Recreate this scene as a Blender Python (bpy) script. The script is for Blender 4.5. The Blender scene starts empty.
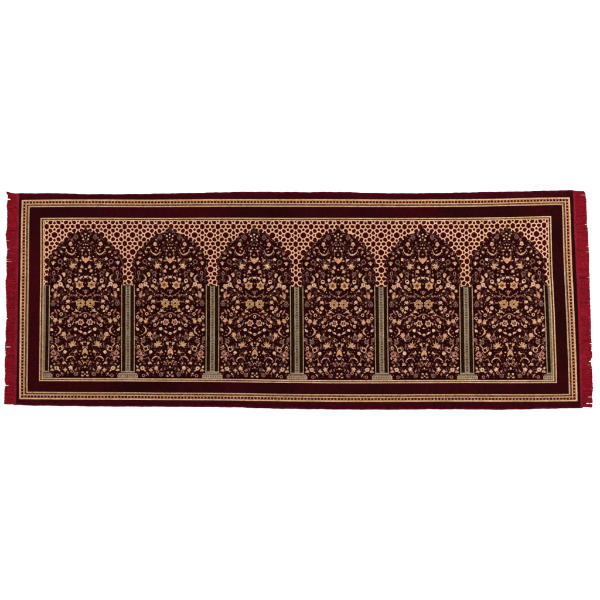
import bpy, math, random
import numpy as np
random.seed(7)
S = 0.0064            # metres per unit of the rug's drawing grid
PILE = 0.008          # height of the pile
C = bpy.context.scene.collection
scene = bpy.context.scene
R = random.random
def rr(a, b): return a + (b - a) * random.random()

# ------------------------------------------------------------------ cloth shape
# The rug is not a perfect rectangle: woven grid -> how it really lies.
CP = [((20.3,199.3),(21.8,199.9)),((20.3,400.8),(19.3,399.1)),((572.1,199.3),(569.7,197.4)),((572.1,400.8),(577.5,401.2)),
 ((150,199.3),(150,199.7)),((230,199.3),(230,199.2)),((296.2,199.3),(296.2,199.2)),((400,199.3),(400,199.6)),((450,199.3),(449.5,199.4)),((510,199.3),(508.8,198.5)),
 ((80,400.8),(79.6,399.5)),((150,400.8),(150,400.0)),((230,400.8),(230.5,400.5)),((296.2,400.8),(297.1,401.5)),((380,400.8),(381.8,401.8)),((470,400.8),(473,401.6)),
 ((20.3,305),(20.0,305)),((20.3,250),(20.8,250)),((20.3,355),(19.6,354.3)),((572.1,305),(574.0,305)),((572.1,250),(571.5,249)),((572.1,350),(576,350.3)),
 ((40.3,217.9),(40.6,218)),((40.3,382.3),(39.0,381)),((552.1,217.9),(551.2,216.2)),((552.1,382.3),(557,383)),
 ((296.2,217.9),(296.2,218)),((170,217.9),(170,218.0)),((420,217.9),(420,218.0)),((296.2,382.3),(297.1,383.0)),((127.4,382.3),(127.7,381.3)),((380.6,382.3),(382.2,383.3)),((465,382.3),(467.6,383.0)),
 ((40.3,305),(39.9,305)),((552.1,305),(554.3,305)),
 ((127.4,285.4),(128.1,284.8)),((211.8,285.4),(212.5,285.2)),((296.2,285.4),(296.6,286.3)),((380.6,285.4),(380.9,286.2)),((465,285.4),(465.7,286.2)),
 ((127.4,372),(127.9,371.2)),((211.8,372),(212.3,371.6)),((296.2,372),(297.1,372.8)),((380.6,372),(382,372.9)),((465,372),(467.2,372.9)),
 ((85.2,260),(85.9,259.4)),((507.2,260),(506.9,259.7)),((338.4,260),(338.2,260.2)),((422.8,260),(422.5,260.1))]
src = np.array([a for a, b in CP], float); dst = np.array([b for a, b in CP], float)
mu = np.array([300., 300.]); sc = 280.0
def Uf(r2): return np.where(r2 > 1e-12, 0.5 * r2 * np.log(np.maximum(r2, 1e-12)), 0.0)
_a = (src - mu) / sc; n_ = len(_a)
K = Uf(((_a[:, None] - _a[None]) ** 2).sum(-1)) + np.eye(n_) * 2e-5
Pm = np.hstack([np.ones((n_, 1)), _a])
A = np.vstack([np.hstack([K, Pm]), np.hstack([Pm.T, np.zeros((3, 3))])])
W = np.linalg.solve(A, np.vstack([dst - src, np.zeros((3, 2))]))
def warp(P):
    q = (P - mu) / sc
    Kq = Uf(((q[:, None] - _a[None]) ** 2).sum(-1))
    return P + np.hstack([Kq, np.ones((len(q), 1)), q]) @ W

# ------------------------------------------------------------------ materials
def srgb(r, g, b, k=1.0):
    f = lambda c: ((c/255) / 12.92 if c/255 <= .04045 else ((c/255 + .055) / 1.055) ** 2.4) * k
    return (f(r), f(g), f(b), 1)
LIT = 1.5            # light level on the rug; pigment = colour seen / LIT
def wool(name, c1, c2, big=3.0, grain=0.35, bump=0.35, sheen=0.0, rough=0.95, k=1.0, mix=0.0):
    m = bpy.data.materials.new(name); m.use_nodes = True
    nt = m.node_tree; N = nt.nodes; L = nt.links; b = N['Principled BSDF']
    tc = N.new('ShaderNodeTexCoord')
    n1 = N.new('ShaderNodeTexNoise'); n1.inputs['Scale'].default_value = big; n1.inputs['Detail'].default_value = 3
    L.new(tc.outputs['Object'], n1.inputs['Vector'])
    mr = N.new('ShaderNodeMapRange'); mr.inputs[1].default_value = .35; mr.inputs[2].default_value = .65
    L.new(n1.outputs['Fac'], mr.inputs[0])
    mx = N.new('ShaderNodeMix'); mx.data_type = 'RGBA'
    mx.inputs[6].default_value = srgb(*c1, k / LIT); mx.inputs[7].default_value = srgb(*c2, k / LIT)
    L.new(mr.outputs[0], mx.inputs[0])
    # single tufts: uneven dye from knot to knot
    v = N.new('ShaderNodeTexVoronoi'); v.inputs['Scale'].default_value = 330
    L.new(tc.outputs['Object'], v.inputs['Vector'])
    sx = N.new('ShaderNodeSeparateColor'); L.new(v.outputs['Color'], sx.inputs[0])
    m2 = N.new('ShaderNodeMapRange'); m2.inputs[3].default_value = 1 - grain; m2.inputs[4].default_value = 1 + grain
    L.new(sx.outputs[0], m2.inputs[0])
    n3 = N.new('ShaderNodeTexNoise'); n3.inputs['Scale'].default_value = 70; n3.inputs['Detail'].default_value = 4
    L.new(tc.outputs['Object'], n3.inputs['Vector'])
    m3 = N.new('ShaderNodeMapRange'); m3.inputs[1].default_value = .3; m3.inputs[2].default_value = .7
    m3.inputs[3].default_value = 1 - grain * .7; m3.inputs[4].default_value = 1 + grain * .7
    L.new(n3.outputs['Fac'], m3.inputs[0])
    mm = N.new('ShaderNodeMath'); mm.operation = 'MULTIPLY'; L.new(m2.outputs[0], mm.inputs[0]); L.new(m3.outputs[0], mm.inputs[1])
    vm = N.new('ShaderNodeVectorMath'); vm.operation = 'SCALE'
    L.new(mx.outputs[2], vm.inputs[0]); L.new(mm.outputs[0], vm.inputs['Scale'])
    if mix:
        v2 = N.new('ShaderNodeTexVoronoi'); v2.inputs['Scale'].default_value = 420; L.new(tc.outputs['Object'], v2.inputs['Vector'])
        s2 = N.new('ShaderNodeSeparateColor'); L.new(v2.outputs['Color'], s2.inputs[0])
        c2_ = N.new('ShaderNodeMapRange'); c2_.inputs[1].default_value = mix; c2_.inputs[2].default_value = mix + .06; c2_.inputs[3].default_value = .85; c2_.inputs[4].default_value = 0
        L.new(s2.outputs[1], c2_.inputs[0])
        mk = N.new('ShaderNodeMix'); mk.data_type = 'RGBA'; L.new(c2_.outputs[0], mk.inputs[0]); L.new(vm.outputs[0], mk.inputs[6]); mk.inputs[7].default_value = srgb(84, 40, 30, 1 / LIT)
        L.new(mk.outputs[2], b.inputs['Base Color'])
    else: L.new(vm.outputs[0], b.inputs['Base Color'])
    b.inputs['Roughness'].default_value = rough
    b.inputs['Specular IOR Level'].default_value = 0.0
    b.inputs['Sheen Weight'].default_value = sheen
    b.inputs['Sheen Roughness'].default_value = .5
    b.inputs['Sheen Tint'].default_value = (.8, .12, .25, 1)
    bp = N.new('ShaderNodeBump'); bp.inputs['Strength'].default_value = bump; bp.inputs['Distance'].default_value = .002
    L.new(v.outputs['Distance'], bp.inputs['Height']); L.new(bp.outputs[0], b.inputs['Normal'])
    # the cloth lies in soft low waves and the pile has brushed patches
    n4 = N.new('ShaderNodeTexNoise'); n4.inputs['Scale'].default_value = 3.2; n4.inputs['Detail'].default_value = 4; L.new(tc.outputs['Object'], n4.inputs['Vector'])
    b2 = N.new('ShaderNodeBump'); b2.inputs['Strength'].default_value = 1; b2.inputs['Distance'].default_value = .028
    L.new(n4.outputs['Fac'], b2.inputs['Height']); L.new(b2.outputs[0], bp.inputs['Normal'])
    return m
M = {}
M['pile']   = wool('maroon_pile', (30, 7, 7), (50, 7, 12), big=1.4, grain=.3)
M['ground'] = wool('niche_ground_pile', (33, 8, 6), (35, 6, 8), big=6, grain=.6)
M['hole']   = wool('maroon_lattice_opening', (56, 12, 4), (50, 8, 10), big=7, grain=.45)
M['pink']   = wool('rose_beige_yarn', (204, 154, 128), (186, 140, 110), big=60, grain=.3, mix=.13)
M['cream']  = wool('cream_yarn', (214, 174, 146), (198, 158, 126), big=60, grain=.25, mix=.08)
M['tan']    = wool('gold_tan_yarn', (198, 152, 108), (186, 136, 98), big=60, grain=.3, mix=.15)
M['orange'] = wool('apricot_yarn', (200, 136, 100), (200, 148, 112), big=60, grain=.25, mix=.1)
M['mauve']  = wool('mauve_grey_yarn', (124, 90, 88), (112, 82, 68), big=60, grain=.35, mix=.2)
M['dim']    = wool('dull_brown_yarn', (84, 48, 40), (74, 48, 34), big=60, grain=.45, mix=.2)
M['rose']   = wool('dusty_rose_yarn', (166, 108, 94), (146, 96, 80), big=60, grain=.3, mix=.15)
M['lat']    = wool('lattice_yarn', (224, 168, 142), (212, 166, 126), big=5, grain=.25, mix=.05)
M['frame']  = wool('frame_line_yarn', (204, 164, 132), (180, 146, 104), big=6, grain=.25, mix=.06)
M['band']   = wool('border_band_yarn', (192, 138, 92), (190, 138, 110), big=5, grain=.28, mix=.08)
M['bandd']  = wool('border_band_brown_yarn', (128, 80, 46), (152, 100, 72), big=6, grain=.35, mix=.1)
M['greyl']  = wool('border_grey_yarn', (140, 112, 84), (160, 128, 100), big=6, grain=.28, mix=.1)
M['col']    = wool('column_olive_yarn', (132, 114, 96), (122, 104, 82), big=9, grain=.3, mix=.08)
M['colp']   = wool('column_pale_yarn', (166, 142, 118), (146, 124, 98), big=12, grain=.3, mix=.1)
M['coldark']= wool('column_brown_black_yarn', (34, 18, 6), (28, 10, 6), big=30, grain=.6)
M['brown']  = wool('dark_brown_yarn', (60, 30, 12), (48, 14, 8), big=40, grain=.4)
M['fringe'] = wool('crimson_fringe_yarn', (114, 16, 26), (130, 22, 34), big=7, grain=.3, bump=.2)
M['fringe2']= wool('dark_crimson_fringe_yarn', (98, 16, 24), (104, 14, 28), big=14, grain=.3, bump=.2)
M['head']   = wool('fringe_heading_weave', (116, 26, 38), (104, 20, 34), big=10, grain=.3, bump=.3)
M['bind']   = wool('edge_binding_yarn', (66, 6, 20), (80, 10, 28), big=5, grain=.35, bump=.3)
M['margin'] = wool('outer_margin_pile', (54, 9, 16), (46, 8, 12), big=2.5, grain=.35)

# ------------------------------------------------------------------ mesh builder
class Sheet:
    """collects flat tufted shapes (woven-grid coordinates) into one mesh"""
    def __init__(s): s.v = []; s.f = []; s.m = []; s.mats = []; s.i = 0
    def mi(s, name):
        if name not in s.mats: s.mats.append(name)
        return s.mats.index(name)
    def z(s, layer): s.i += 1; return PILE + layer * .0008 + (s.i % 36) * .000008
    def fan(s, c, pts, mat, layer, knot=0.0):
        if knot:      # the outline follows the weave, knot by knot
            q = []
            for k in range(len(pts)):
                a, b = pts[k], pts[(k + 1) % len(pts)]; n = max(1, int(math.hypot(b[0]-a[0], b[1]-a[1]) / (knot * .6)))
                for i in range(n):
                    x = a[0] + (b[0]-a[0])*i/n; y = a[1] + (b[1]-a[1])*i/n
                    p = (round(x/knot)*knot + rr(-.06, .06), round(y/knot)*knot + rr(-.06, .06))
                    if not q or math.hypot(p[0]-q[-1][0], p[1]-q[-1][1]) > knot*.5: q.append(p)
            if len(q) >= 4: pts = q
        z = s.z(layer); b = len(s.v); s.v.append((c[0], c[1], z)); s.v += [(x, y, z) for x, y in pts]; n = len(pts)
        for k in range(n): s.f.append((b, b + 1 + k, b + 1 + (k + 1) % n)); s.m.append(s.mi(mat))
    def strip(s, A_, B_, mat, layer, closed=False):
        z = s.z(layer); b = len(s.v); n = len(A_)
        for p, q in zip(A_, B_): s.v.append((p[0], p[1], z)); s.v.append((q[0], q[1], z))
        for k in range(n if closed else n - 1):
            j = (k + 1) % n
            s.f.append((b + 2*k, b + 2*k + 1, b + 2*j + 1, b + 2*j)); s.m.append(s.mi(mat))
    def build(s, name, parent, height_skirt=False):
        me = bpy.data.meshes.new(name)
        V = np.array(s.v, float); w = warp(V[:, :2])
        P = np.column_stack([(w[:, 0] - 300) * S, (300 - w[:, 1]) * S, V[:, 2]])
        # every face looks up
        F = []
        for f in s.f:
            a = P[list(f)]; e = 0
            for k in range(len(f)):
                p, q = a[k], a[(k + 1) % len(f)]; e += p[0]*q[1] - q[0]*p[1]
            F.append(f if e > 0 else tuple(reversed(f)))
        me.from_pydata(P.tolist(), [], F); me.update()
        for n in s.mats: me.materials.append(M[n])
        me.polygons.foreach_set('material_index', s.m)
        o = bpy.data.objects.new(name, me); C.objects.link(o); o.parent = parent
        return o

class Niche(Sheet):
    def __init__(s, ax): super().__init__(); s.ax = ax; s.both = True
    def X(s, x, side): return s.ax + side * (254.0 - x) * -1 if False else s.ax + side * (x - 254.0)
    def sides(s, x): return (1,) if abs(x - 254.0) < .35 else (1, -1)
    def poly(s, pts, mat, layer=4, c=None, jit=.12):
        cx = sum(p[0] for p in pts) / len(pts) if c is None else c[0]; cy = sum(p[1] for p in pts) / len(pts) if c is None else c[1]
        for sd in s.sides(cx):
            q = [(s.X(x, sd) + rr(-jit, jit), y + rr(-jit, jit)) for x, y in pts]
            s.fan((s.X(cx, sd), cy), q, mat, layer, .46 if layer < 5 else 0)
    def blob(s, x, y, r, mat='pink', ry=None, layer=4, ang=0, n=9):
        ry = ry or r; a = math.radians(ang); pts = []
        for k in range(n):
            t = 2*math.pi*k/n; j = rr(.82, 1.12); u = r*math.cos(t)*j; v = ry*math.sin(t)*j
            pts.append((x + u*math.cos(a) - v*math.sin(a), y + u*math.sin(a) + v*math.cos(a)))
        s.poly(pts, mat, layer, (x, y), .05)
    def leaf(s, x, y, L, Wd, ang, mat='pink', layer=4):
        a = math.radians(ang); pts = []
        prof = [(-.5, 0), (-.28, .38), (.05, .5), (.32, .3), (.5, 0), (.32, -.3), (.05, -.5), (-.28, -.38)]
        for u, v in prof:
            u *= L; v *= Wd; pts.append((x + u*math.cos(a) - v*math.sin(a), y + u*math.sin(a) + v*math.cos(a)))
        s.poly(pts, mat, layer, (x, y), .1)
    def ring(s, x, y, r, w, mat='mauve', ry=None, layer=4, star=0, amp=0, rot=0, n=None):
        ry = ry or r; n = n or (star * 4 if star else 12)
        for sd in s.sides(x):
            Aa = []; Bb = []
            for k in range(n):
                t = 2*math.pi*k/n + rot; g = 1 + (amp * math.cos(star * 2*math.pi*k/n) if star else 0); g *= rr(.94, 1.06)
                co, si = math.cos(t), math.sin(t)
                Aa.append((s.X(x + r*g*co, sd), y + ry*g*si)); Bb.append((s.X(x + (r-w)*co*(g*.5+.5), sd), y + (ry-w)*si*(g*.5+.5)))
            s.strip(Aa, Bb, mat, layer, True)
    def stroke(s, pts, w, mat='mauve', layer=4, taper=True, w1=None):
        # smooth polyline with a width
        P = []
        m = len(pts)
        for i in range(m - 1):
            p0 = pts[max(i-1, 0)]; p1 = pts[i]; p2 = pts[i+1]; p3 = pts[min(i+2, m-1)]
            for k in range(3):
                t = k / 3
                P.append(tuple(.5*((2*p1[d]) + (-p0[d]+p2[d])*t + (2*p0[d]-5*p1[d]+4*p2[d]-p3[d])*t*t + (-p0[d]+3*p1[d]-3*p2[d]+p3[d])*t**3) for d in (0, 1)))
        P.append(pts[-1]); n = len(P)
        cx = max(abs(p[0] - 254.0) for p in P)
        sym = abs(pts[0][0] + pts[-1][0] - 508) < .6 and cx > .6
        for sd in ((1,) if sym else (1, -1)):
            Aa = []; Bb = []
            for i, p in enumerate(P):
                a = P[max(i-1, 0)]; b = P[min(i+1, n-1)]; dx, dy = b[0]-a[0], b[1]-a[1]; l = math.hypot(dx, dy) or 1
                f = i / (n-1); ww = w * (.3 + .7*math.sin(math.pi*min(max(f, .02), .98))) if taper else w
                ww *= rr(.85, 1.15) / 2
                Aa.append((s.X(p[0] - dy/l*ww, sd), p[1] + dx/l*ww)); Bb.append((s.X(p[0] + dy/l*ww, sd), p[1] - dx/l*ww))
            s.strip(Aa, Bb, mat, layer)
    def flower(s, x, y, r, n, mat='pink', cen='ground', rot=0, pr=.42, cr=.3):
        for k in range(n):
            t = rot + 2*math.pi*k/n
            s.leaf(x + r*.6*math.cos(t), y + r*.6*math.sin(t), r*.95, r*pr*2, math.degrees(t), mat)
        s.blob(x, y, r*.5, mat, layer=4)
        if cen: s.blob(x, y, r*cr, cen, layer=5)

ARCH = [(254.0,227.2),(253.2,229.2),(251.6,230.9),(249.4,232.4),(246.5,233.5),(243,234.0),(240.2,235.0),(238,236.9),(236.2,239.4),(233.4,241.2),(230.4,242.0),
 (228.2,244.2),(227.0,247.2),(225.0,249.6),(222.4,251.6),(220.6,254.6),(219.3,257.6),(217.2,260.0),(216.3,263.4),(216.9,266.6),(218.8,269.2),(217.6,271.6),
 (217.2,274.6),(218.2,277.2),(217.3,280.0),(217.0,283.0),(218.0,285.4)]

_rs = random.getstate(); random.seed(21)
def _fill():
    out = []
    for _ in range(2200):
        x = rr(219.6, 253); y = rr(232, 377)
        if y < 290:
            e = 254.0
            for k in range(len(ARCH)-1):
                if ARCH[k][1] <= y <= ARCH[k+1][1]: e = ARCH[k][0]
            if x < e + 2.5: continue
        if all(math.hypot(x-p[0], y-p[1]) > 2.15 for p in out): out.append((x, y, rr(.9, 2.1), rr(.6, 1.1), rr(0, 180), random.choice(['dim', 'dim', 'mauve', 'rose', 'rose', 'pink', 'pink'])))
        if len(out) > 280: break
    return out
fill = _fill(); tend = [(x, y, rr(1.5, 2.8), rr(0, 6.3), random.choice(['dim', 'dim', 'rose', 'mauve'])) for x, y in ((random.choice(fill)[0], random.choice(fill)[1]) for _ in range(60)) if x < 250 and (y > 290 or x > 254 - (y-228)*.62 and x > 222)]
random.setstate(_rs)
def niche(parent, ax):
    s = Niche(ax)
    # ground of the arch: strips between the axis and the arch outline, then down to the frame
    L_ = ARCH + [(218.8, 286.5), (218.8, 330), (218.8, 371.5), (220.0, 373.2), (221.8, 374.2), (222.4, 378.3)]
    for sd in (1, -1): s.strip([(s.X(x, sd), y) for x, y in L_], [(s.X(254.0, sd), y + (.0 if i else .0)) for i, (x, y) in enumerate(L_)], 'ground', 3)
    # dull outline of the cusped arch with small grey leaves
    for k in range(len(ARCH) - 1):
        (xa, ya), (xb, yb) = ARCH[k], ARCH[k+1]
        for f in (0, .5):
            x = xa + (xb-xa)*f; y = ya + (yb-ya)*f
            s.blob(x + .3, y, rr(.5, 1.15), 'ground', layer=3.2)
            if R() < .55: s.leaf(x + .9, y + .8, rr(1.2, 2.6), rr(.5, .9), math.degrees(math.atan2(yb-ya, xb-xa)) + rr(-25, 25), 'dim' if R() < .7 else 'mauve', 3.4)
    s.leaf(254, 226.9, 1.2, 2.6, 0, 'dim')
    for x, y, a, m in [(249.6,232.0,-32,'mauve'),(244,234.9,-5,'dim'),(238.8,237.3,-48,'dim'),(231.6,242.3,-12,'mauve'),(227.6,246.6,-70,'dim'),(222.6,252.4,-50,'dim'),
                       (219.5,257.3,-60,'dim'),(217.6,262.5,-85,'dim'),(218.4,268.0,60,'rose'),(219.3,274.5,-75,'dim'),(219.3,281.8,80,'dim')]:
        s.leaf(x, y, 3.2, 1.3, a, m)
    b, l, r_, st, fl = s.blob, s.leaf, s.ring, s.stroke, s.flower
    # --- upper half
    for x, y in [(253.9,234.4),(250.9,236.2),(251.6,239.8)]: b(x, y, .95, 'cream')
    b(253.9,237.6,.75,'tan')
    r_(244.4,237.5,2.2,.8,'mauve'); b(244.4,237.5,.7,'mauve')
    b(240.4,240.2,1.15,'rose'); b(240.2,240.4,.4,'ground',layer=5)
    fl(239.2,244.4,2.1,5,'pink','rose',rot=.4); b(239.2,243.3,1.1,'cream')
    s.poly([(240,248.2),(242.3,247.6),(241.8,250.1)],'pink')
    l(247.6,242.8,3.0,1.5,80,'mauve'); l(248.7,248.0,3.0,1.7,-50,'mauve')
    b(253.9,244.8,.75,'pink'); b(252.5,248.2,.8,'pink'); b(250.7,250.8,1.0,'pink'); b(254,250.4,.5,'dim')
    st([(234.6,251.0),(236.6,253.3),(239.4,254.8),(241.8,254.4),(243.8,251.8)],1.35,'pink'); b(239.2,254.6,1.0,'pink')
    l(232.8,247.8,3.6,1.7,8,'pink'); s.poly([(229.3,250.6),(231.6,252.5),(229.4,253.2),(228.8,252.3)],'pink')
    b(224.7,253.4,1.5,'rose'); b(225.1,253.0,.6,'ground',layer=5); b(227.6,255.7,.8,'pink')
    l(223.6,258.1,4.4,2.4,-22,'rose'); l(224.2,257.8,2.2,1.0,-22,'tan',5)
    b(233.6,259.3,1.6,'cream',n=6); b(236.9,260.2,.9,'mauve')
    l(221.9,263.3,4.2,2.6,98,'tan'); b(222.0,264.2,.9,'cream',layer=5)
    r_(228.8,261.8,2.3,.85,'mauve',star=4,amp=.14); l(230.4,264.6,2.6,1.1,50,'mauve')
    l(226.2,269.0,5.2,2.8,2,'rose'); l(226.3,269.0,2.6,1.1,0,'dim',5)
    r_(222.5,273.2,1.5,.7,'rose',ry=2.1); st([(221.0,275.5),(222.5,277.8),(221.3,281.5)],1.0,'mauve'); l(223.6,280.5,4.2,2.2,110,'dim')
    l(232.6,274.6,4.4,2.9,85,'tan'); b(232.8,276.1,1.1,'cream',layer=5)
    r_(238.2,273.8,2.2,.9,'mauve'); l(239.2,276.6,2.6,1.1,60,'rose'); b(234.9,270.4,1.0,'mauve')
    st([(227.4,275.2),(229.3,277.2),(229.6,279.6),(228.2,281.4),(226.0,282.2)],1.7,'pink')
    # heart
    s.poly([(249.9,256.2),(251.6,257.5),(252.6,258.9),(254.0,258.0),(255.4,258.9),(256.4,257.5),(258.1,256.2),(257.9,259.6),(256.3,261.6),(254.0,263.9),(251.7,261.6),(250.1,259.6)],'orange',c=(254,260.2))
    s.poly([(251.6,258.9),(254,260.0),(256.4,258.9),(255.6,260.9),(254,262.2),(252.4,260.9)],'tan',5,c=(254,260.6))
    s.poly([(252.7,255.6),(254,253.2),(255.3,255.6)],'rose',c=(254,254.8)); b(250.2,254.1,.9,'mauve')
    b(248.7,261.0,.85,'pink'); s.poly([(242.3,259.3),(246.1,258.6),(245.8,262.2)],'pink')
    # star flower
    for a, Ln in [(165,4.0),(-15,4.2),(125,4.0),(42,3.8),(-125,3.2),(88,3.6),(-60,2.4)]:
        t = math.radians(a); l(241.2+Ln*.52*math.cos(t), 265.8+Ln*.52*math.sin(t), Ln, 1.35, a, 'tan' if a > 0 and a < 100 else 'pink')
    b(241.2,265.6,1.25,'cream')
    s.poly([(248.3,267.6),(250.4,265.3),(252.0,268.6),(250.2,269.0)],'pink'); s.poly([(247.3,270.3),(249.4,269.7),(250.6,272.8),(247.8,272.9)],'pink')
    b(254,269.4,1.2,'pink',ry=.8); b(244,274.8,1.1,'rose'); b(244.5,279.8,1.8,'cream',n=6)
    st([(248.2,279.8),(249.2,278.0),(251.2,277.2)],1.9,'pink'); l(254,277.3,4.0,2.1,0,'cream')
    r_(248.1,285.3,3.8,1.8,'tan',star=6,amp=.19,rot=.45); b(248.1,285.3,1.9,'bandd',layer=3.9); b(248.1,285.3,.7,'ground',layer=5)
    b(254,283.5,.6,'pink'); b(254,292.1,1.5,'rose',ry=2.1); b(254,292.1,.55,'ground',layer=5); b(254,295.9,.8,'pink')
    st([(244.8,292.3),(248.2,294.4),(251.6,296.3),(254,296.7),(256.4,296.3),(259.8,294.4),(263.2,292.3)],.75,'mauve',taper=False); b(249.7,295.3,.7,'rose'); b(245.0,295.9,1.2,'rose'); b(240.3,295.6,.9,'mauve')
    # twin rosettes
    for k in range(8):
        t = 2*math.pi*(k+.5)/8; b(249.1+3.35*math.cos(t), 303.6+3.35*math.sin(t), 1.3, 'tan'); 
    b(249.1,303.6,2.5,'tan',n=14)
    for k in range(8):
        t = 2*math.pi*(k+.5)/8; b(249.2+3.1*math.cos(t), 303.6+3.1*math.sin(t), .5, 'bandd', layer=5)
        t += math.pi/8; l(249.2+2.0*math.cos(t), 303.6+2.0*math.sin(t), 1.3, .4, math.degrees(t), 'brown', layer=5)
    b(249.2,303.8,1.0,'ground',layer=6)
    r_(238.2,281.2,2.1,1.0,'pink',n=9); b(238.9,282.6,1.1,'cream'); l(241.5,284.0,2.8,1.2,70,'rose')
    fl(236.6,286.4,1.9,5,'pink',None); fl(239.8,288.7,1.8,5,'tan','ground',rot=.5); s.poly([(232.7,288.8),(234.3,289.6),(235.4,291.2),(233.2,291.2)],'pink')
    st([(234.4,279.6),(233.9,283.0),(234.6,286.6)],.7,'dim')
    l(233.8,298.0,6.2,2.9,-52,'pink'); l(233.2,299.0,2.4,1.0,-52,'rose',5)
    b(237.0,301.6,2.0,'pink',ry=1.6); l(242.0,302.2,3.6,1.3,0,'rose')
    fl(229.2,284.4,2.2,6,'cream','ground'); l(231.6,286.7,3.2,1.5,42,'pink')
    fl(224.7,286.4,2.5,6,'pink','tan'); l(224.7,284.9,2.6,1.1,0,'tan'); b(221.5,290.2,1.5,'pink',n=6); l(230.2,291.8,3.4,1.6,20,'dim'); b(226.0,289.7,1.0,'dim')
    l(224.4,295.2,7.4,3.9,98,'rose'); l(224.1,296.0,4.2,2.0,98,'tan',5); l(227.9,295.3,3.4,1.8,-55,'orange'); b(227.1,301.6,1.1,'rose')
    r_(222.3,303.8,2.4,.8,'mauve',star=6,amp=.1); b(222.3,303.8,1.0,'mauve')
    # --- lower half
    b(227.0,305.5,1.05,'mauve'); fl(237.0,307.3,2.0,6,'pink',None)
    l(232.6,308.8,5.4,2.9,52,'pink'); b(232.5,308.3,.7,'ground',layer=5); b(235.6,311.5,1.1,'cream')
    l(227.7,310.6,3.8,1.5,42,'pink'); st([(224.1,309.3),(224.8,311.6),(226.6,314.0)],1.6,'rose'); r_(230.4,314.3,1.7,.8,'pink')
    l(221.7,313.5,3.8,1.8,-35,'rose'); r_(221.4,317.4,1.7,.85,'pink',star=4,amp=.1); b(225.8,315.8,1.3,'dim')
    fl(224.8,320.2,2.2,5,'tan',None,rot=.3); b(224.8,319.3,1.0,'pink'); b(229.5,321.7,2.0,'tan'); l(231.2,319.5,2.6,1.3,-40,'pink'); b(229.2,322.0,.7,'cream',layer=5)
    l(234.2,317.4,2.6,1.3,-20,'rose'); b(221.0,325.3,1.2,'rose'); s.poly([(219.8,327.7),(222.8,329.6),(222.6,331.2),(220.0,330.9)],'cream')
    l(254,309.0,1.1,2.6,0,'mauve'); s.poly([(244.3,309.0),(246.6,310.2),(247.9,311.7),(244.1,312.3)],'pink'); b(241.5,309.6,.75,'rose')
    l(242.3,313.8,3.2,1.7,52,'tan'); l(245.8,316.5,3.8,2.1,-42,'rose')
    st([(248.2,315.8),(250.2,314.6),(251.6,313.6),(254,313.1),(256.4,313.6),(257.8,314.6),(259.8,315.8)],.8,'rose',taper=False); b(249.4,315.1,.8,'rose')
    r_(254.0,316.3,1.6,.8,'pink',ry=1.8)
    r_(249.5,322.6,3.1,1.25,'pink',star=6,amp=.2,rot=.2); b(249.5,322.6,1.0,'rose')
    b(254,327.3,.85,'cream'); l(245.1,322.9,2.8,1.6,90,'pink'); fl(239.8,319.0,2.0,5,'rose',None); b(237.6,321.4,1.5,'pink'); r_(238.6,325.6,1.7,.8,'tan'); b(238.9,324.9,.6,'cream')
    l(241.8,323.9,3.4,1.1,-55,'pink'); b(244.5,329.4,1.8,'cream',n=6); st([(234.6,324.4),(234.4,321.8),(235.8,320.4)],.8,'dim')
    st([(227.2,326.9),(229.3,328.8),(229.7,331.2),(228.8,333.0),(227.0,334.4)],1.6,'pink')
    fl(233.1,334.6,2.4,6,'orange',None); b(233.1,334.2,1.3,'pink',layer=5); st([(233.9,337.2),(235.9,340.6)],1.2,'pink',taper=False)
    r_(238.2,336.8,2.4,.9,'mauve'); l(238.5,333.6,2.6,1.3,-70,'tan'); b(238.2,336.8,1.0,'dim'); l(241.6,336.8,1.9,1.0,90,'rose'); b(244.4,335.7,1.0,'pink',ry=1.3)
    l(220.3,339.6,4.4,1.8,82,'mauve'); fl(226.9,341.2,2.4,6,'mauve','ground'); st([(224.3,343.6),(226.2,345.6),(227.2,347.4)],1.1,'tan')
    l(222.3,347.2,4.0,3.2,90,'pink'); b(222.3,347.7,.75,'ground',layer=5)
    r_(229.6,349.3,2.5,.85,'pink',star=4,amp=.14,rot=.3); l(230.9,346.6,2.2,1.0,-50,'pink'); b(234.5,352.5,1.9,'cream',n=6)
    fl(223.2,353.4,2.8,6,'rose','ground'); b(225.0,354.4,1.2,'pink'); st([(235.5,342.6),(235.9,345.6),(235.2,348.6)],1.1,'mauve')
    l(249.6,332.2,3.8,1.8,38,'cream'); l(254,333.9,4.0,2.6,0,'cream'); b(254,334.4,.9,'tan',layer=5); st([(251.2,333.2),(254,334.4),(256.8,333.2)],.8,'mauve')
    for a, Ln in [(-160,4.4),(-115,4.0),(-78,4.6),(-38,3.8),(12,4.4),(128,3.4),(175,4.0)]:
        t = math.radians(a); l(241.8+Ln*.55*math.cos(t), 345.4+Ln*.55*math.sin(t), Ln, 1.35, a, 'tan' if abs(a) < 100 else 'pink')
    b(241.8,345.6,1.35,'tan'); b(241.8,345.8,.7,'cream',layer=5)
    l(249.5,338.0,2.8,1.4,-48,'rose'); l(248.9,340.0,2.6,1.5,35,'pink'); l(251.4,339.0,2.0,1.1,20,'rose')
    s.poly([(249.2,342.6),(252.4,342.4),(251.8,345.8),(250.2,344.4)],'pink'); b(254,342.4,.8,'pink')
    l(252.3,347.6,3.0,1.0,58,'pink'); l(254,347.0,.9,1.8,0,'rose')
    # gable shaped palmette
    s.poly([(251.0,355.6),(251.4,352.2),(252.4,350.0),(254,348.4),(255.6,350.0),(256.6,352.2),(257.0,355.6),(255.4,354.6),(254,353.4),(252.6,354.6)],'orange',c=(254,351.8))
    s.poly([(252.7,352.4),(254,350.2),(255.3,352.4),(254,352.0)],'tan',5,c=(254,351.4))
    s.poly([(243.0,352.8),(244.6,351.4),(245.4,349.9),(246.1,351.6),(246.9,353.4),(244.0,353.5)],'pink'); b(249.3,351.5,.85,'pink')
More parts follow.
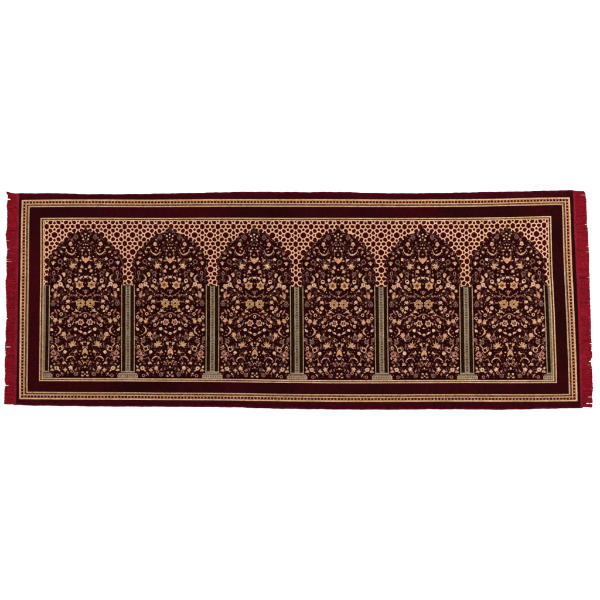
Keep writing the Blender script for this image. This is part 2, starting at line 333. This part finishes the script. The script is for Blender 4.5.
    st([(235.2,361.0),(237.0,358.4),(239.8,356.9),(242.8,357.9),(244.6,360.8)],1.3,'rose'); st([(236.2,359.6),(238.4,357.6),(240.6,357.2)],1.0,'cream',layer=5)
    l(253.1,357.7,2.6,1.1,48,'cream'); b(250.4,358.4,.7,'pink'); l(251.4,361.3,2.7,1.3,10,'rose')
    l(249.2,363.2,2.6,1.2,-15,'rose'); b(250.2,365.0,.9,'rose'); st([(252.7,365.1),(252.6,363.6),(254,362.8),(255.4,363.6),(255.3,365.1)],.8,'tan'); b(254,367.7,1.05,'pink')
    s.poly([(240.6,363.4),(242.8,361.8),(242.4,363.6),(243.2,365.0),(241.2,364.6)],'pink'); fl(240.0,368.5,2.3,5,'pink',None,rot=.7); b(239.9,368.1,1.2,'cream',layer=5)
    s.poly([(231.9,364.6),(232.6,362.9),(234.2,362.2),(235.4,363.4),(236.1,365.1),(234.4,364.2),(233.0,365.0)],'pink')
    l(245.4,370.0,3.4,1.3,-70,'rose'); l(248.7,369.4,3.4,1.5,75,'mauve'); r_(241.6,372.2,1.7,.8,'rose',star=4,amp=.1); r_(245.2,374.9,2.2,.9,'mauve'); b(245.2,374.9,.8,'mauve')
    fl(234.9,370.6,1.9,4,'pink',None); l(237.5,373.4,3.4,1.5,88,'rose'); b(252.0,373.2,1.1,'pink'); l(251.5,376.6,2.8,1.6,0,'pink'); b(254,375.2,.8,'tan')
    l(225.3,358.9,5.2,3.0,88,'rose'); b(225.4,358.4,.9,'pink',layer=5); b(228.4,355.5,1.0,'mauve'); b(221.1,357.5,1.1,'pink'); l(222.3,361.7,2.6,1.3,30,'rose')
    l(224.1,364.8,2.6,1.3,-50,'tan'); s.poly([(220.2,365.8),(222.2,367.2),(222.0,368.5),(220.4,368.4)],'cream'); fl(226.5,368.9,2.2,6,'cream','ground'); l(228.8,371.2,3.2,1.4,42,'pink')
    s.poly([(219.9,371.6),(220.4,370.1),(222.0,369.4),(223.5,370.2),(224.0,371.9)],'tan')
    l(231.5,374.3,3.4,1.4,55,'pink'); r_(227.5,376.2,1.7,.8,'rose'); st([(229.0,360.0),(231.4,357.9),(233.1,359.6),(233.4,362.2)],.9,'rose')
    b(228.6,364.2,1.1,'mauve'); b(230.1,368.3,1.0,'dim'); b(226.7,362.0,.8,'dim')
    # curling tendrils
    for x, y, r0, a0, m_ in tend:
        s.stroke([(x + r0*math.cos(a0+k*.8)*(1-k*.12), y + r0*math.sin(a0+k*.8)*(1-k*.12)) for k in range(5)], .6, m_, 3.9)
    # thin winding stems behind the blossoms
    for pts in [[(254,240),(250,244),(246,247),(243,251),(244,256)],[(244,256),(238,262),(231,266),(226,272),(228,278)],[(244,263),(247,272),(246,279)],
                [(231,255),(228,250),(233,246)],[(241,269),(236,277),(231,283),(226,291)],[(244,282),(239,292),(231,295),(225,300)],[(249,299),(243,296),(236,293)],
                [(249,308),(243,313),(236,316),(228,312)],[(244,316),(238,322),(230,324),(223,323)],[(245,325),(239,331),(235,338),(228,338)],[(249,335),(245,341),(238,348),(231,345)],
                [(234,351),(229,357),(224,350)],[(246,353),(241,361),(237,367),(229,372)],[(254,356),(250,362),(246,368),(249,374)],[(229,362),(224,368),(222,372)],[(232,346),(234,352),(232,360)]]:
        s.stroke(pts, .42, 'dim', 3.6, taper=False)
        for _ in range(3):       # leaflets along the stem
            p, q = random.choice(list(zip(pts[:-1], pts[1:]))); f = R()
            s.leaf(p[0] + (q[0]-p[0])*f + rr(-.6, .6), p[1] + (q[1]-p[1])*f + rr(-.6, .6), rr(1.2, 2.4), rr(.6, 1.1), rr(0, 180), random.choice(['dim', 'mauve', 'rose', 'rose']), 3.8)
    for p in fill: s.leaf(p[0], p[1], p[2], p[3], p[4], p[5], 3.8)
    return s.build('niche_panel', parent)

root = bpy.data.objects.new('prayer_rug', None); C.objects.link(root)
root['label'] = 'long dark red prayer rug with six arched flower niches and fringed ends on white floor'
root['category'] = 'rug'

# ------------------------------------------------------------------ pile body
TOP = [(13,193.8),(20,193.3),(60,193.2),(80,194.0),(120,194.1),(160,193.6),(200,192.7),(225,192.2),(250,191.8),(284,192.0),(310,192.2),(330,191.9),(350,192.2),(380,193.1),(405,193.3),(430,193.0),(450,192.7),(480,192.1),(520,191.3),(545,190.7),(574,190.0)]
BOT = [(13,404.5),(30,405.4),(60,405.8),(100,406.3),(150,406.5),(200,406.8),(240,407.3),(275,408.5),(300,408.9),(350,409.4),(400,409.5),(430,409.1),(470,409.2),(500,409.6),(530,409.0),(552,408.5),(583,407.8)]
LEF = [(190,19.6),(240,19.0),(300,18.1),(350,17.3),(410,16.4)]          # y, x of the pile's ends
RIG = [(188,572.6),(235,574.0),(262,575.4),(300,577.2),(350,578.9),(410,580.4)]
def ip(T, x):
    return float(np.interp(x, [t[0] for t in T], [t[1] for t in T]))
def W3(x, y, z): return ((x - 300) * S, (300 - y) * S, z)
def mesh(name, V, F, mats, mi, parent, smooth=False):
    me = bpy.data.meshes.new(name); me.from_pydata(V, [], F); me.update()
    for m in mats: me.materials.append(M[m])
    if mi: me.polygons.foreach_set('material_index', mi)
    if smooth: me.polygons.foreach_set('use_smooth', [True] * len(me.polygons))
    o = bpy.data.objects.new(name, me); C.objects.link(o); o.parent = parent
    return o
def wob(x, y): return .05*math.sin(x*.9+y*.3) + .06*math.sin(x*.37+1.7) + rr(-.07, .07)
NX = 560; VV = [0, .012, .022, .08, .3, .5, .7, .92, .972, .986, 1]; NY = len(VV) - 1; MI = []
V = []; F = []; IDX = {}
cols = []
for i in range(NX + 1):
    u = i / NX
    col = []
    for j in range(NY + 1):
        v = VV[j]
        yl = 193.4 + (405 - 193.4) * v
        x0 = ip(LEF, yl); x1 = ip(RIG, 190 + (408 - 190) * v); x = x0 + (x1 - x0) * u
        y0 = ip(TOP, x) + 1.0 + wob(x, 0); y1 = ip(BOT, x) - 1.1 + wob(x, 9)
        y = y0 + (y1 - y0) * v
        col.append(len(V)); V.append(W3(x, y, PILE))
    cols.append(col)
for i in range(NX):
    for j in range(NY): F.append((cols[i][j], cols[i][j+1], cols[i+1][j+1], cols[i+1][j])); MI.append(1 if j < 2 or j > NY - 3 else 0)
rim = [cols[i][0] for i in range(NX+1)] + [cols[NX][j] for j in range(1, NY+1)] + [cols[i][NY] for i in range(NX-1, -1, -1)] + [cols[0][j] for j in range(NY-1, 0, -1)]
b0 = len(V)
for r in rim: V.append((V[r][0], V[r][1], .0004))
for k in range(len(rim)):
    j = (k + 1) % len(rim); F.append((rim[k], rim[j], b0 + j, b0 + k)); MI.append(1)
mesh('pile_field', V, F, ['pile', 'margin'], MI, root)

# overcast long edges: a rounded bound cord with slight waves
def binding(T, sgn, xa, xb):
    V = []; F = []; n = 900; K_ = 7
    for i in range(n + 1):
        x = xa + (xb - xa) * i / n; yc = ip(T, x) + sgn * .75 + .10*math.sin(x*.23) + .07*math.sin(x*.71+2) + rr(-.07, .07)
        for k in range(K_):
            t = math.pi * (1 - k / (K_ - 1)); w = .95 * (1 + .06*math.sin(x*5.1)); V.append(W3(x, yc + w*math.cos(t), .0006 + (.0086 + .0004*math.sin(x*5.1)) * math.sin(t)**.8))
    for i in range(n):
        for k in range(K_ - 1): F.append((i*K_+k, i*K_+k+1, (i+1)*K_+k+1, (i+1)*K_+k))
    o = mesh('edge_binding', V, F, ['bind'], None, root, True)
    return o
binding(TOP, 1, 19.4, 573); binding(BOT, -1, 16.2, 580.6)

# ------------------------------------------------------------------ borders
def rect_ring(s, L0, T0, R0, B0, ix0, ix1, iy0, iy1, mat, layer):
    """band between inset (ix0,iy0) and inset (ix1,iy1) of a rectangle"""
    def loop(ix, iy):
        P = []; n = 60
        a, b, c, d = L0+ix, T0+iy, R0-ix, B0-iy
        for k in range(n): P.append((a + (c-a)*k/n, b))
        for k in range(24): P.append((c, b + (d-b)*k/24))
        for k in range(n): P.append((c - (c-a)*k/n, d))
        for k in range(24): P.append((a, d - (d-b)*k/24))
        return P
    s.strip(loop(ix0, iy0), loop(ix1, iy1), mat, layer, True)
def dots_along(s, x0, y0, x1, y1, step, w, h, mat, layer, jit=.1, skip=.0):
    L_ = math.hypot(x1-x0, y1-y0); n = max(1, round(L_/step))
    for k in range(n + 1):
        if R() < skip: continue
        x = x0 + (x1-x0)*k/n + rr(-jit, jit); y = y0 + (y1-y0)*k/n + rr(-jit, jit)
        a = w/2*rr(.85, 1.12); b = h/2*rr(.85, 1.12)
        pts = [(x-a, y-b*.5), (x-a*.55, y-b), (x+a*.55, y-b), (x+a, y-b*.5), (x+a, y+b*.5), (x+a*.55, y+b), (x-a*.55, y+b), (x-a, y+b*.5)]
        s.fan((x, y), [(p[0]+rr(-.07, .07), p[1]+rr(-.07, .07)) for p in pts], mat, layer)
s = Sheet(); O = (20.3, 199.3, 572.1, 400.8)
rect_ring(s, *O, 0, 1.6, 0, 1.3, 'frame', 1)
rect_ring(s, *O, 1.6, 4.3, 1.3, 3.9, 'bandd', 1)
rect_ring(s, *O, 4.3, 5.5, 3.9, 4.95, 'band', 1)
rect_ring(s, *O, 5.5, 6.9, 4.95, 6.1, 'brown', 1)
rect_ring(s, *O, 6.9, 8.5, 6.1, 7.5, 'greyl', 1)
rect_ring(s, *O, 4.45, 5.1, 4.1, 4.6, 'frame', 2)
rect_ring(s, *O, 7.7, 8.3, 6.8, 7.4, 'frame', 2)
a, b, c, d = O[0]+3.05, O[1]+2.75, O[2]-3.05, O[3]-2.75
for (x0, y0, x1, y1) in [(a, b, c, b), (a, d, c, d)]: dots_along(s, x0, y0, x1, y1, 3.3, 2.1, 1.9, 'hole', 2)
for (x0, y0, x1, y1) in [(a, b+3.2, a, d-3.2), (c, b+3.2, c, d-3.2)]: dots_along(s, x0, y0, x1, y1, 3.25, 1.9, 2.1, 'hole', 2)
# pale cross-stitches between the squares and broken stitches in the dark line
for (x0, y0, x1, y1) in [(a+1.65, b, c-1.65, b), (a+1.65, d, c-1.65, d)]: dots_along(s, x0, y0, x1, y1, 3.3, .7, 1.5, 'band', 2, .05)
for (x0, y0, x1, y1) in [(a, b+1.62, a, d-1.62), (c, b+1.62, c, d-1.62)]: dots_along(s, x0, y0, x1, y1, 3.25, 1.4, .75, 'band', 2, .05)
e = 5.5
for (x0, y0, x1, y1) in [(O[0]+8, O[1]+e, O[2]-8, O[1]+e), (O[0]+8, O[3]-e, O[2]-8, O[3]-e)]: dots_along(s, x0, y0, x1, y1, 1.65, .55, .5, 'greyl', 2, .05, .25)
for (x0, y0, x1, y1) in [(O[0]+6.2, O[1]+8, O[0]+6.2, O[3]-8), (O[2]-6.2, O[1]+8, O[2]-6.2, O[3]-8)]: dots_along(s, x0, y0, x1, y1, 1.65, .5, .55, 'greyl', 2, .05, .25)
s.build('outer_border', root)

s = Sheet(); I = (40.3, 217.9, 552.1, 382.3)
rect_ring(s, *I, 0, 1.1, 0, 1.05, 'frame', 1)
rect_ring(s, *I, 1.1, 2.6, 1.05, 2.05, 'brown', 1)
rect_ring(s, *I, 2.6, 3.6, 2.05, 3.2, 'frame', 1)
for (x0, y0, x1, y1) in [(I[0]+4, I[1]+1.55, I[2]-4, I[1]+1.55), (I[0]+4, I[3]-1.55, I[2]-4, I[3]-1.55)]: dots_along(s, x0, y0, x1, y1, 1.7, .7, .6, 'bandd', 2, .05, .2)
for (x0, y0, x1, y1) in [(I[0]+1.9, I[1]+3, I[0]+1.9, I[3]-3), (I[2]-1.9, I[1]+3, I[2]-1.9, I[3]-3)]: dots_along(s, x0, y0, x1, y1, 1.7, .8, .7, 'bandd', 2, .08, .15)
s.build('inner_border', root)

# ------------------------------------------------------------------ star lattice above the arches
s = Sheet()
nx = 120; X0, X1, Y0, Y1 = 43.9, 548.5, 221.1, 285.4
for j in range(4):
    ya = Y0 + (Y1-Y0)*j/4; yb = Y0 + (Y1-Y0)*(j+1)/4
    s.strip([(X0 + (X1-X0)*k/nx, ya) for k in range(nx+1)], [(X0 + (X1-X0)*k/nx, yb) for k in range(nx+1)], 'lat', .5)
AX = [254.0 + 84.4*k for k in (-2, -1, 0, 1, 2, 3)]
def inside_arch(x, y, pad=0.0):
    for ax in AX:
        u = 254.0 - abs(x - ax)
        if u > 216:
            for k in range(len(ARCH) - 1):
                (xa, ya), (xb, yb) = ARCH[k], ARCH[k+1]
                if ya <= y <= yb:
                    xe = xa + (xb-xa)*(y-ya)/max(yb-ya, 1e-6)
                    if u > xe + pad: return True
    return False
SITES = []
def hole(x, y, rx, ry, kind=6, rot=0.0):
    if X0 - 2 < x < X1 + 2 and Y0 - 2 < y < Y1 + 2 and not inside_arch(x, y, 1.9): SITES.append((x, y, rx * 1.12, ry * 1.12))
def clip(poly, nx_, ny_, d):         # keep the side nx*x + ny*y <= d
    out = []
    for k in range(len(poly)):
        a, b = poly[k], poly[(k + 1) % len(poly)]; fa = nx_*a[0] + ny_*a[1] - d; fb = nx_*b[0] + ny_*b[1] - d
        if fa <= 0: out.append(a)
        if (fa < 0 < fb) or (fb < 0 < fa):
            t = fa / (fa - fb); out.append((a[0] + (b[0]-a[0])*t, a[1] + (b[1]-a[1])*t))
    return out
def open_cells(hw):
    """every opening is the straight-sided cell left between strands of even width"""
    for i, (x, y, rx, ry) in enumerate(SITES):
        P = []; r = (rx + ry) / 2; n = 10 if r > 2.2 else 8
        for k in range(n):
            t = 2*math.pi*(k + .5)/n; P.append((x + rx*1.32*math.cos(t), y + ry*1.32*math.sin(t)))
        for j, (u, v, ru, rv) in enumerate(SITES):
            dx, dy = u - x, v - y; d = math.hypot(dx, dy)
            if j == i or d > 9 or d < .2: continue
            ex, ey = dx/d, dy/d
            ri = 1/math.sqrt((ex/rx)**2 + (ey/ry)**2); rj = 1/math.sqrt((ex/ru)**2 + (ey/rv)**2)
            m = d * ri / (ri + rj) if d < (ri + rj) * 1.7 else 99
            P = clip(P, ex, ey, ex*x + ey*y + m - hw*rr(.9, 1.1))
            if len(P) < 3: break
        for (a, b, d) in ((-1, 0, -(X0 + .15)), (1, 0, X1 - .15), (0, -1, -(Y0 - .2)), (0, 1, Y1 - .4)):
            if len(P) > 2: P = clip(P, a, b, d)
        if len(P) < 3: continue
        ar = abs(sum(P[k][0]*P[(k+1) % len(P)][1] - P[(k+1) % len(P)][0]*P[k][1] for k in range(len(P)))) / 2
        if ar < .5: continue
        cx = sum(p[0] for p in P)/len(P); cy = sum(p[1] for p in P)/len(P)
        s.fan((cx, cy), [(p[0] + rr(-.05, .05), p[1] + rr(-.05, .05)) for p in P], 'hole', 1.7)
PX, PY = 15.57, 17.2
for i in range(-13, 23):
    bx = 225.55 + i * PX
    for j in range(-1, 4):
        by = 235.3 + j * PY
        hole(bx, by, 2.15, 2.15, 10)
        hole(bx, by - 6.0, 1.15, 1.2, 5, -math.pi/2); hole(bx, by + 5.2, 1.15, 1.25, 5, math.pi/2)
        for sd in (-1, 1):
            hole(bx + sd*4.0, by - 4.5, 1.5, 1.75, 6, .5*sd); hole(bx + sd*4.0, by + 4.2, 1.65, 1.75, 6, .4*sd)
            hole(bx + sd*4.8, by - .1, .85, 1.3, 4, 0)
            hole(bx + sd*2.3, by + 8.6, 1.6, 1.6, 6, 0)
        for q in ((0,) if i < 22 else ()):
            hole(bx + PX/2, by - 2.45, 1.35, 1.7, 6, math.pi/2); hole(bx + PX/2, by + 2.25, 1.35, 1.6, 6, math.pi/2)
            hole(bx + PX/2, by + 8.6, 1.6, 2.1, 6, math.pi/2)
open_cells(.55)
# tiny openings between the stars
for i in range(-13, 23):
    for j in range(-1, 4):
        bx = 225.55 + i*PX; by = 235.3 + j*PY
        for dx, dy in [(5.9, 6.6), (-5.9, 6.6), (5.9, -6.8+PY), (-5.9, -6.8+PY)]:
            x, y = bx+dx, by+dy
            if X0+1 < x < X1-1 and Y0+.6 < y < Y1-1 and not inside_arch(x, y, .3):
                s.fan((x, y), [(x-.4, y), (x, y-.4), (x+.4, y), (x, y+.4)], 'brown', 1.7)
s.build('lattice_panel', root)

# ------------------------------------------------------------------ niches
for ax in AX: niche(root, ax)

# ------------------------------------------------------------------ columns
def vstrip(s, xa, xb, ya, yb, mat, layer, n=16):
    s.strip([(xa, ya + (yb-ya)*k/n) for k in range(n+1)], [(xb, ya + (yb-ya)*k/n) for k in range(n+1)], mat, layer)
def hstrip(s, xa, xb, ya, yb, mat, layer, n=6, sla=0):
    s.strip([(xa + sla + (xb-xa-2*sla)*k/n, ya) for k in range(n+1)], [(xa + (xb-xa)*k/n, yb) for k in range(n+1)], mat, layer)
YT, YB = 285.4, 371.9
def column(parent, cx, left=True, right=True, name='column'):
    s = Sheet()
    xa = cx - 6.75 if left else cx - 2.2
    xb = cx + 6.75 if right else cx + 2.2
    vstrip(s, xa, xb, YT, YB, 'coldark', 4.2)
    sides = ([-1] if left else []) + ([1] if right else [])
    for sd in sides:
        x0 = cx + sd*5.85; x1 = cx + sd*6.7
        vstrip(s, min(x0, x1), max(x0, x1), YT, YB, 'colp', 5)
        dots_along(s, cx + sd*6.25, YT+1, cx + sd*6.25, YB-1, 1.65, .35, .6, 'rose', 5.6, .05, .3)
        # speckled brown stitches of the fluting
        for k in range(110):
            x = cx + sd*rr(2.7, 5.5); y = rr(YT+.5, YB-.5)
            s.fan((x, y), [(x-.22, y-.2), (x+.22, y-.2), (x+.22, y+.2), (x-.22, y+.2)], 'brown', 5)
        for yy in (296.4, 339.3):
            x = cx + sd*7.1; s.fan((x, yy), [(x-.5, yy-1.0), (x+sd*.7, yy-.4), (x+sd*.7, yy+.4), (x-.5, yy+1.0)], 'colp', 5.6)
    # shaft
    sx0 = cx - 2.35 if left else cx - 2.2; sx1 = cx + 2.35 if right else cx + 2.2
    if not left: sx0 = cx + .2; sx1 = cx + 2.35
    if not right: sx1 = cx - .2; sx0 = cx - 2.35
    vstrip(s, sx0, sx1, YT + .4, YB, 'col', 5)
    if left: vstrip(s, cx-2.35, cx-1.75, YT+.4, YB, 'colp', 5.6)
    if right: vstrip(s, cx+1.75, cx+2.35, YT+.4, YB, 'colp', 5.6)
    if left and right:
        y = YT + 1.6
        while y < YB - 1.2:
            w = .95 if not (330 < y < 340) else .5
            s.fan((cx, y), [(cx-w+rr(-.1, .1), y-.32), (cx+w+rr(-.1, .1), y-.32), (cx+w, y+.38), (cx-w, y+.38)], 'coldark', 5.6); y += 1.62
    else:
        xm = (sx0+sx1)/2
        dots_along(s, xm, YT+1.5, xm, YB-1.2, 1.62, .8, .5, 'brown', 5.6, .08, .1)
    # stepped base
    l0 = lambda e: (cx - e if left else cx - 2.2); r0 = lambda e: (cx + e if right else cx + 2.2)
    hstrip(s, l0(6.9), r0(6.9), YB, YB+1.1, 'colp', 5)
    hstrip(s, l0(7.2), r0(7.2), YB+1.1, YB+1.9, 'brown', 5)
    hstrip(s, l0(9.2), r0(9.2), YB+1.9, YB+2.7, 'colp', 5)
    hstrip(s, l0(9.5), r0(9.5), YB+2.7, YB+3.3, 'brown', 5)
    hstrip(s, l0(10.1), r0(10.1), YB+3.3, YB+6.6, 'colp', 5)
    x = l0(9.2)
    while x < r0(9.3):
        s.fan((x, YB+4.7), [(x-.35, YB+3.9), (x+.35, YB+3.9), (x+.3, YB+5.6), (x-.3, YB+5.6)], 'dim', 5.6); x += 1.75 + rr(-.15, .15)
    if left and right:       # little capital under the lattice
        for sd in (-1, 1):
            x = cx + sd*4.1; s.fan((x, YT-.1), [(x-1.0, YT-.5), (x+1.0, YT-.5), (x+.5, YT+.7), (x-.5, YT+.7)], 'lat', 5.6)
        s.fan((cx, YT+.2), [(cx-2.0, YT-.4), (cx+2.0, YT-.4), (cx+1.6, YT+.9), (cx-1.6, YT+.9)], 'brown', 5.9)
    return s.build(name, parent)
for cx in (127.4, 211.8, 296.2, 380.6, 465.0): column(root, cx)
def half_column(mir):
    s = Sheet(); f = (lambda x: 592.4 - x) if mir else (lambda x: x)
    def vs(xa, xb, ya, yb, m, l): vstrip(s, min(f(xa), f(xb)), max(f(xa), f(xb)), ya, yb, m, l)
    vs(43.95, 46.1, YT, YB, 'col', 4.2); vs(46.1, 49.3, YT, YB, 'coldark', 4.2); vs(49.3, 50.15, YT, YB, 'colp', 4.2)
    dots_along(s, f(45.0), YT+1.2, f(45.0), YB-1.2, 1.62, .75, .6, 'brown', 5, .08, .06)
    for k in range(110):
        x = f(rr(46.3, 49.1)); y = rr(YT+.5, YB-.5); s.fan((x, y), [(x-.22, y-.2), (x+.22, y-.2), (x+.22, y+.2), (x-.22, y+.2)], 'brown', 5)
    for yy in (296.4, 339.3):
        s.fan((f(50.3), yy), [(f(49.9), yy-1.0), (f(51.1), yy-.4), (f(51.1), yy+.4), (f(49.9), yy+1.0)], 'colp', 5)
    for xe, ya, yb, m in [(50.4, YB, YB+1.1, 'colp'), (50.7, YB+1.1, YB+1.9, 'brown'), (52.6, YB+1.9, YB+2.7, 'colp'), (52.9, YB+2.7, YB+3.3, 'brown'), (53.6, YB+3.3, YB+6.6, 'colp')]:
        vs(43.95, xe, ya, yb, m, 4.2)
    x = 45.0
    while x < 53:
        s.fan((f(x), YB+4.7), [(f(x-.35), YB+3.9), (f(x+.35), YB+3.9), (f(x+.3), YB+5.6), (f(x-.3), YB+5.6)], 'dim', 5); x += 1.75
    s.build('half_column', root)
half_column(False); half_column(True)

# ------------------------------------------------------------------ fringes
FL = [(191.9,5.6),(193,6.2),(196,7.6),(198,7.0),(199.2,7.3),(201,7.2),(205,6.4),(212,6.9),(222,6.9),(230,6.5),(235,5.1),(238,5.9),(244,6.3),(250,7.0),(260,6.1),(268,6.2),(275,6.6),(281,5.2),(287,5.3),(295,6.0),(305,6.0),(316,6.6),(322,6.0),(332,5.3),(340,5.6),(345,4.8),(349,4.9),(355,5.4),(360,4.5),(366,4.3),(374,5.1),(380,4.3),(385,5.4),(390,4.2),(396,4.1),(404.2,3.9)]
FR = [(190.3,584.2),(193,585.5),(200,586.7),(210,586.9),(218,587.3),(224,587.1),(229,588.0),(235,588.4),(245,588.8),(252,589.3),(260,589.6),(268,589.3),(275,589.8),(284,590.0),(290,590.0),(300,590.5),(310,590.7),(320,591.2),(335,591.4),(342,591.9),(350,591.8),(356,592.8),(361,590.8),(366,591.9),(374,592.6),(385,592.9),(389,593.4),(393,592.6),(397,592.0),(401,593.0),(407.6,592.4)]
gapL = [(199.0,6,9.8,.65),(346.9,4,10.5,.5),(385.4,3,9,.55),(318.5,5,7.6,.5),(236.2,4,6.2,.4)]
gapR = [(224.3,585.0,590,.55),(397.0,588,595,.5),(403.6,587,595,.6),(361.5,589.5,594,.6),(343.4,590,594,.4)]
def fringe(side):
    left = side < 0
    prof = FL if left else FR; gaps = gapL if left else gapR
    root_x = (lambda y: ip(LEF, y) - 2.9) if left else (lambda y: ip(RIG, y) + 2.4)
    ya, yb = (193.7, 404.2) if left else (191.1, 407.2)
    V = []; F = []; mi = []; K_ = 5
    def strand(y0, layer, w, mat, tipx=None, dy=0.0, zb=0.0):
        xr = root_x(y0); n = 9
        y_tip = y0 + dy
        xt = ip(prof, y_tip) + side * -1 * 0 + rr(-.25, .25) + (-side) * abs(random.gauss(0, .16)) if tipx is None else tipx
        ph = rr(0, 6.3); am = rr(.03, .2); b = len(V)
        for i in range(n + 1):
            f = i / n; x = xr + (xt - xr) * f
            y = y0 + dy * f**1.5 + am * math.sin(ph + f*rr(4, 6)) * f
            for (gy, g0, g1, gh) in gaps:
                if g0 <= x <= g1 and abs(y - gy) < 1.7:
                    push = gh * (1 - abs(y - gy) / 1.7); y += push if y >= gy else -push
            ww = w * (1 - .15 * f**4); zc = zb + .0012 + .0011*layer + .0006*math.sin(ph*3 + f*5)
            for k in range(K_):
                t = math.pi * (1 - k / (K_-1)); V.append(W3(x, y + ww*math.cos(t), zc + .0016*math.sin(t)))
        for i in range(n):
            for k in range(K_ - 1):
                q = (b+i*K_+k, b+i*K_+k+1, b+(i+1)*K_+k+1, b+(i+1)*K_+k); F.append(q if not left else tuple(reversed(q))); mi.append(mat)
    for layer, step in ((0, .42), (1, .5), (2, .9)):
        y = ya
        while y < yb:
            f = (y - ya) / (yb - ya)
            dy = rr(-.32, .32) * (1 + .5*layer) + 1.0*math.sin(y*.31)*.3
            if left:
                dy += -2.0 * math.exp(-(y - ya) / 3.2)     # top corner flares upward
            y2 = y + rr(-.15, .15)
            if yb - y < 1.5: dy = min(dy, yb - y)
            if not left and y - ya < 1.5: dy = max(dy, 0)
            strand(y2, layer, rr(.26, .38), 1 if R() < .3 else 0, dy=dy)
            y += step * rr(.85, 1.15)
    # a few stray yarns lying across
    for _ in range(26):
        y = rr(ya+4, yb-4); strand(y, 3.2, .22, 0 if R() < .6 else 1, dy=rr(-3.5, 3.5), tipx=ip(prof, y) + side*rr(-3.5, -.6))
    o = mesh('fringe', V, F, ['fringe', 'fringe2'], mi, root, True)
    # flat woven heading with the yarns' knots
    V = []; F = []; n = 420
    for i in range(n + 1):
        y = (193.2 if left else 190.4) + ((404.9 if left else 407.9) - (193.2 if left else 190.4)) * i / n
        x0 = root_x(y) + side * (.5 + rr(-.12, .12)); x1 = (ip(LEF, y) if left else ip(RIG, y)) - side*.0
        zz = .0062 + .0007*math.sin(i*1.9)
        for x, z in [(x0, .0008), (x0 - side*.25, .0045), (x0 - side*.9, zz), (x1 + side*.9, zz + .0008), (x1 + side*.12, .0070), (x1 + side*.06, .002)]: V.append(W3(x, y, z))
    for i in range(n):
        for k in range(5):
            q = (i*6+k, i*6+k+1, (i+1)*6+k+1, (i+1)*6+k); F.append(tuple(reversed(q)) if left else q)
    mesh('woven_heading', V, F, ['head'], None, o, True)
fringe(-1); fringe(1)

# ------------------------------------------------------------------ white studio floor
me = bpy.data.meshes.new('floor'); me.from_pydata([(-20,-20,0),(20,-20,0),(20,20,0),(-20,20,0)], [], [(0,1,2,3)])
fl = bpy.data.objects.new('floor', me); C.objects.link(fl); fl['kind'] = 'structure'
m = bpy.data.materials.new('white_studio_paper'); m.use_nodes = True
b = m.node_tree.nodes['Principled BSDF']; b.inputs['Base Color'].default_value = (.92, .92, .92, 1); b.inputs['Roughness'].default_value = .9; b.inputs['Specular IOR Level'].default_value = .1
nn = m.node_tree.nodes.new('ShaderNodeTexNoise'); nn.inputs['Scale'].default_value = 40
bb = m.node_tree.nodes.new('ShaderNodeBump'); bb.inputs['Strength'].default_value = .03; m.node_tree.links.new(nn.outputs['Fac'], bb.inputs['Height']); m.node_tree.links.new(bb.outputs[0], b.inputs['Normal'])
me.materials.append(m)

# ------------------------------------------------------------------ light, camera
w = bpy.data.worlds.new('World'); scene.world = w; w.use_nodes = True
w.node_tree.nodes['Background'].inputs[0].default_value = (1, 1, 1, 1); w.node_tree.nodes['Background'].inputs[1].default_value = .6
def softbox(loc, size, power):
    l = bpy.data.lights.new('softbox', 'AREA'); l.shape = 'RECTANGLE'; l.size, l.size_y = size; l.energy = power
    o = bpy.data.objects.new('softbox', l); C.objects.link(o); o.location = loc
    d = -np.array(loc); import mathutils
    o.rotation_euler = mathutils.Vector(d.tolist()).to_track_quat('-Z', 'Y').to_euler()
softbox((4.6, 1.5, 3.6), (2.5, 2.5), 500)
softbox((-4.6, 1.5, 3.6), (2.5, 2.5), 300)
cam = bpy.data.cameras.new('camera'); co = bpy.data.objects.new('camera', cam); C.objects.link(co)
H = 8.0; co.location = (0, 0, H + PILE); cam.sensor_width = 36; cam.lens = 36 * H / (600 * S); cam.clip_end = 200
scene.camera = co
scene.view_settings.view_transform = 'Standard'; scene.view_settings.look = 'None'; scene.view_settings.exposure = 0; scene.view_settings.gamma = 1
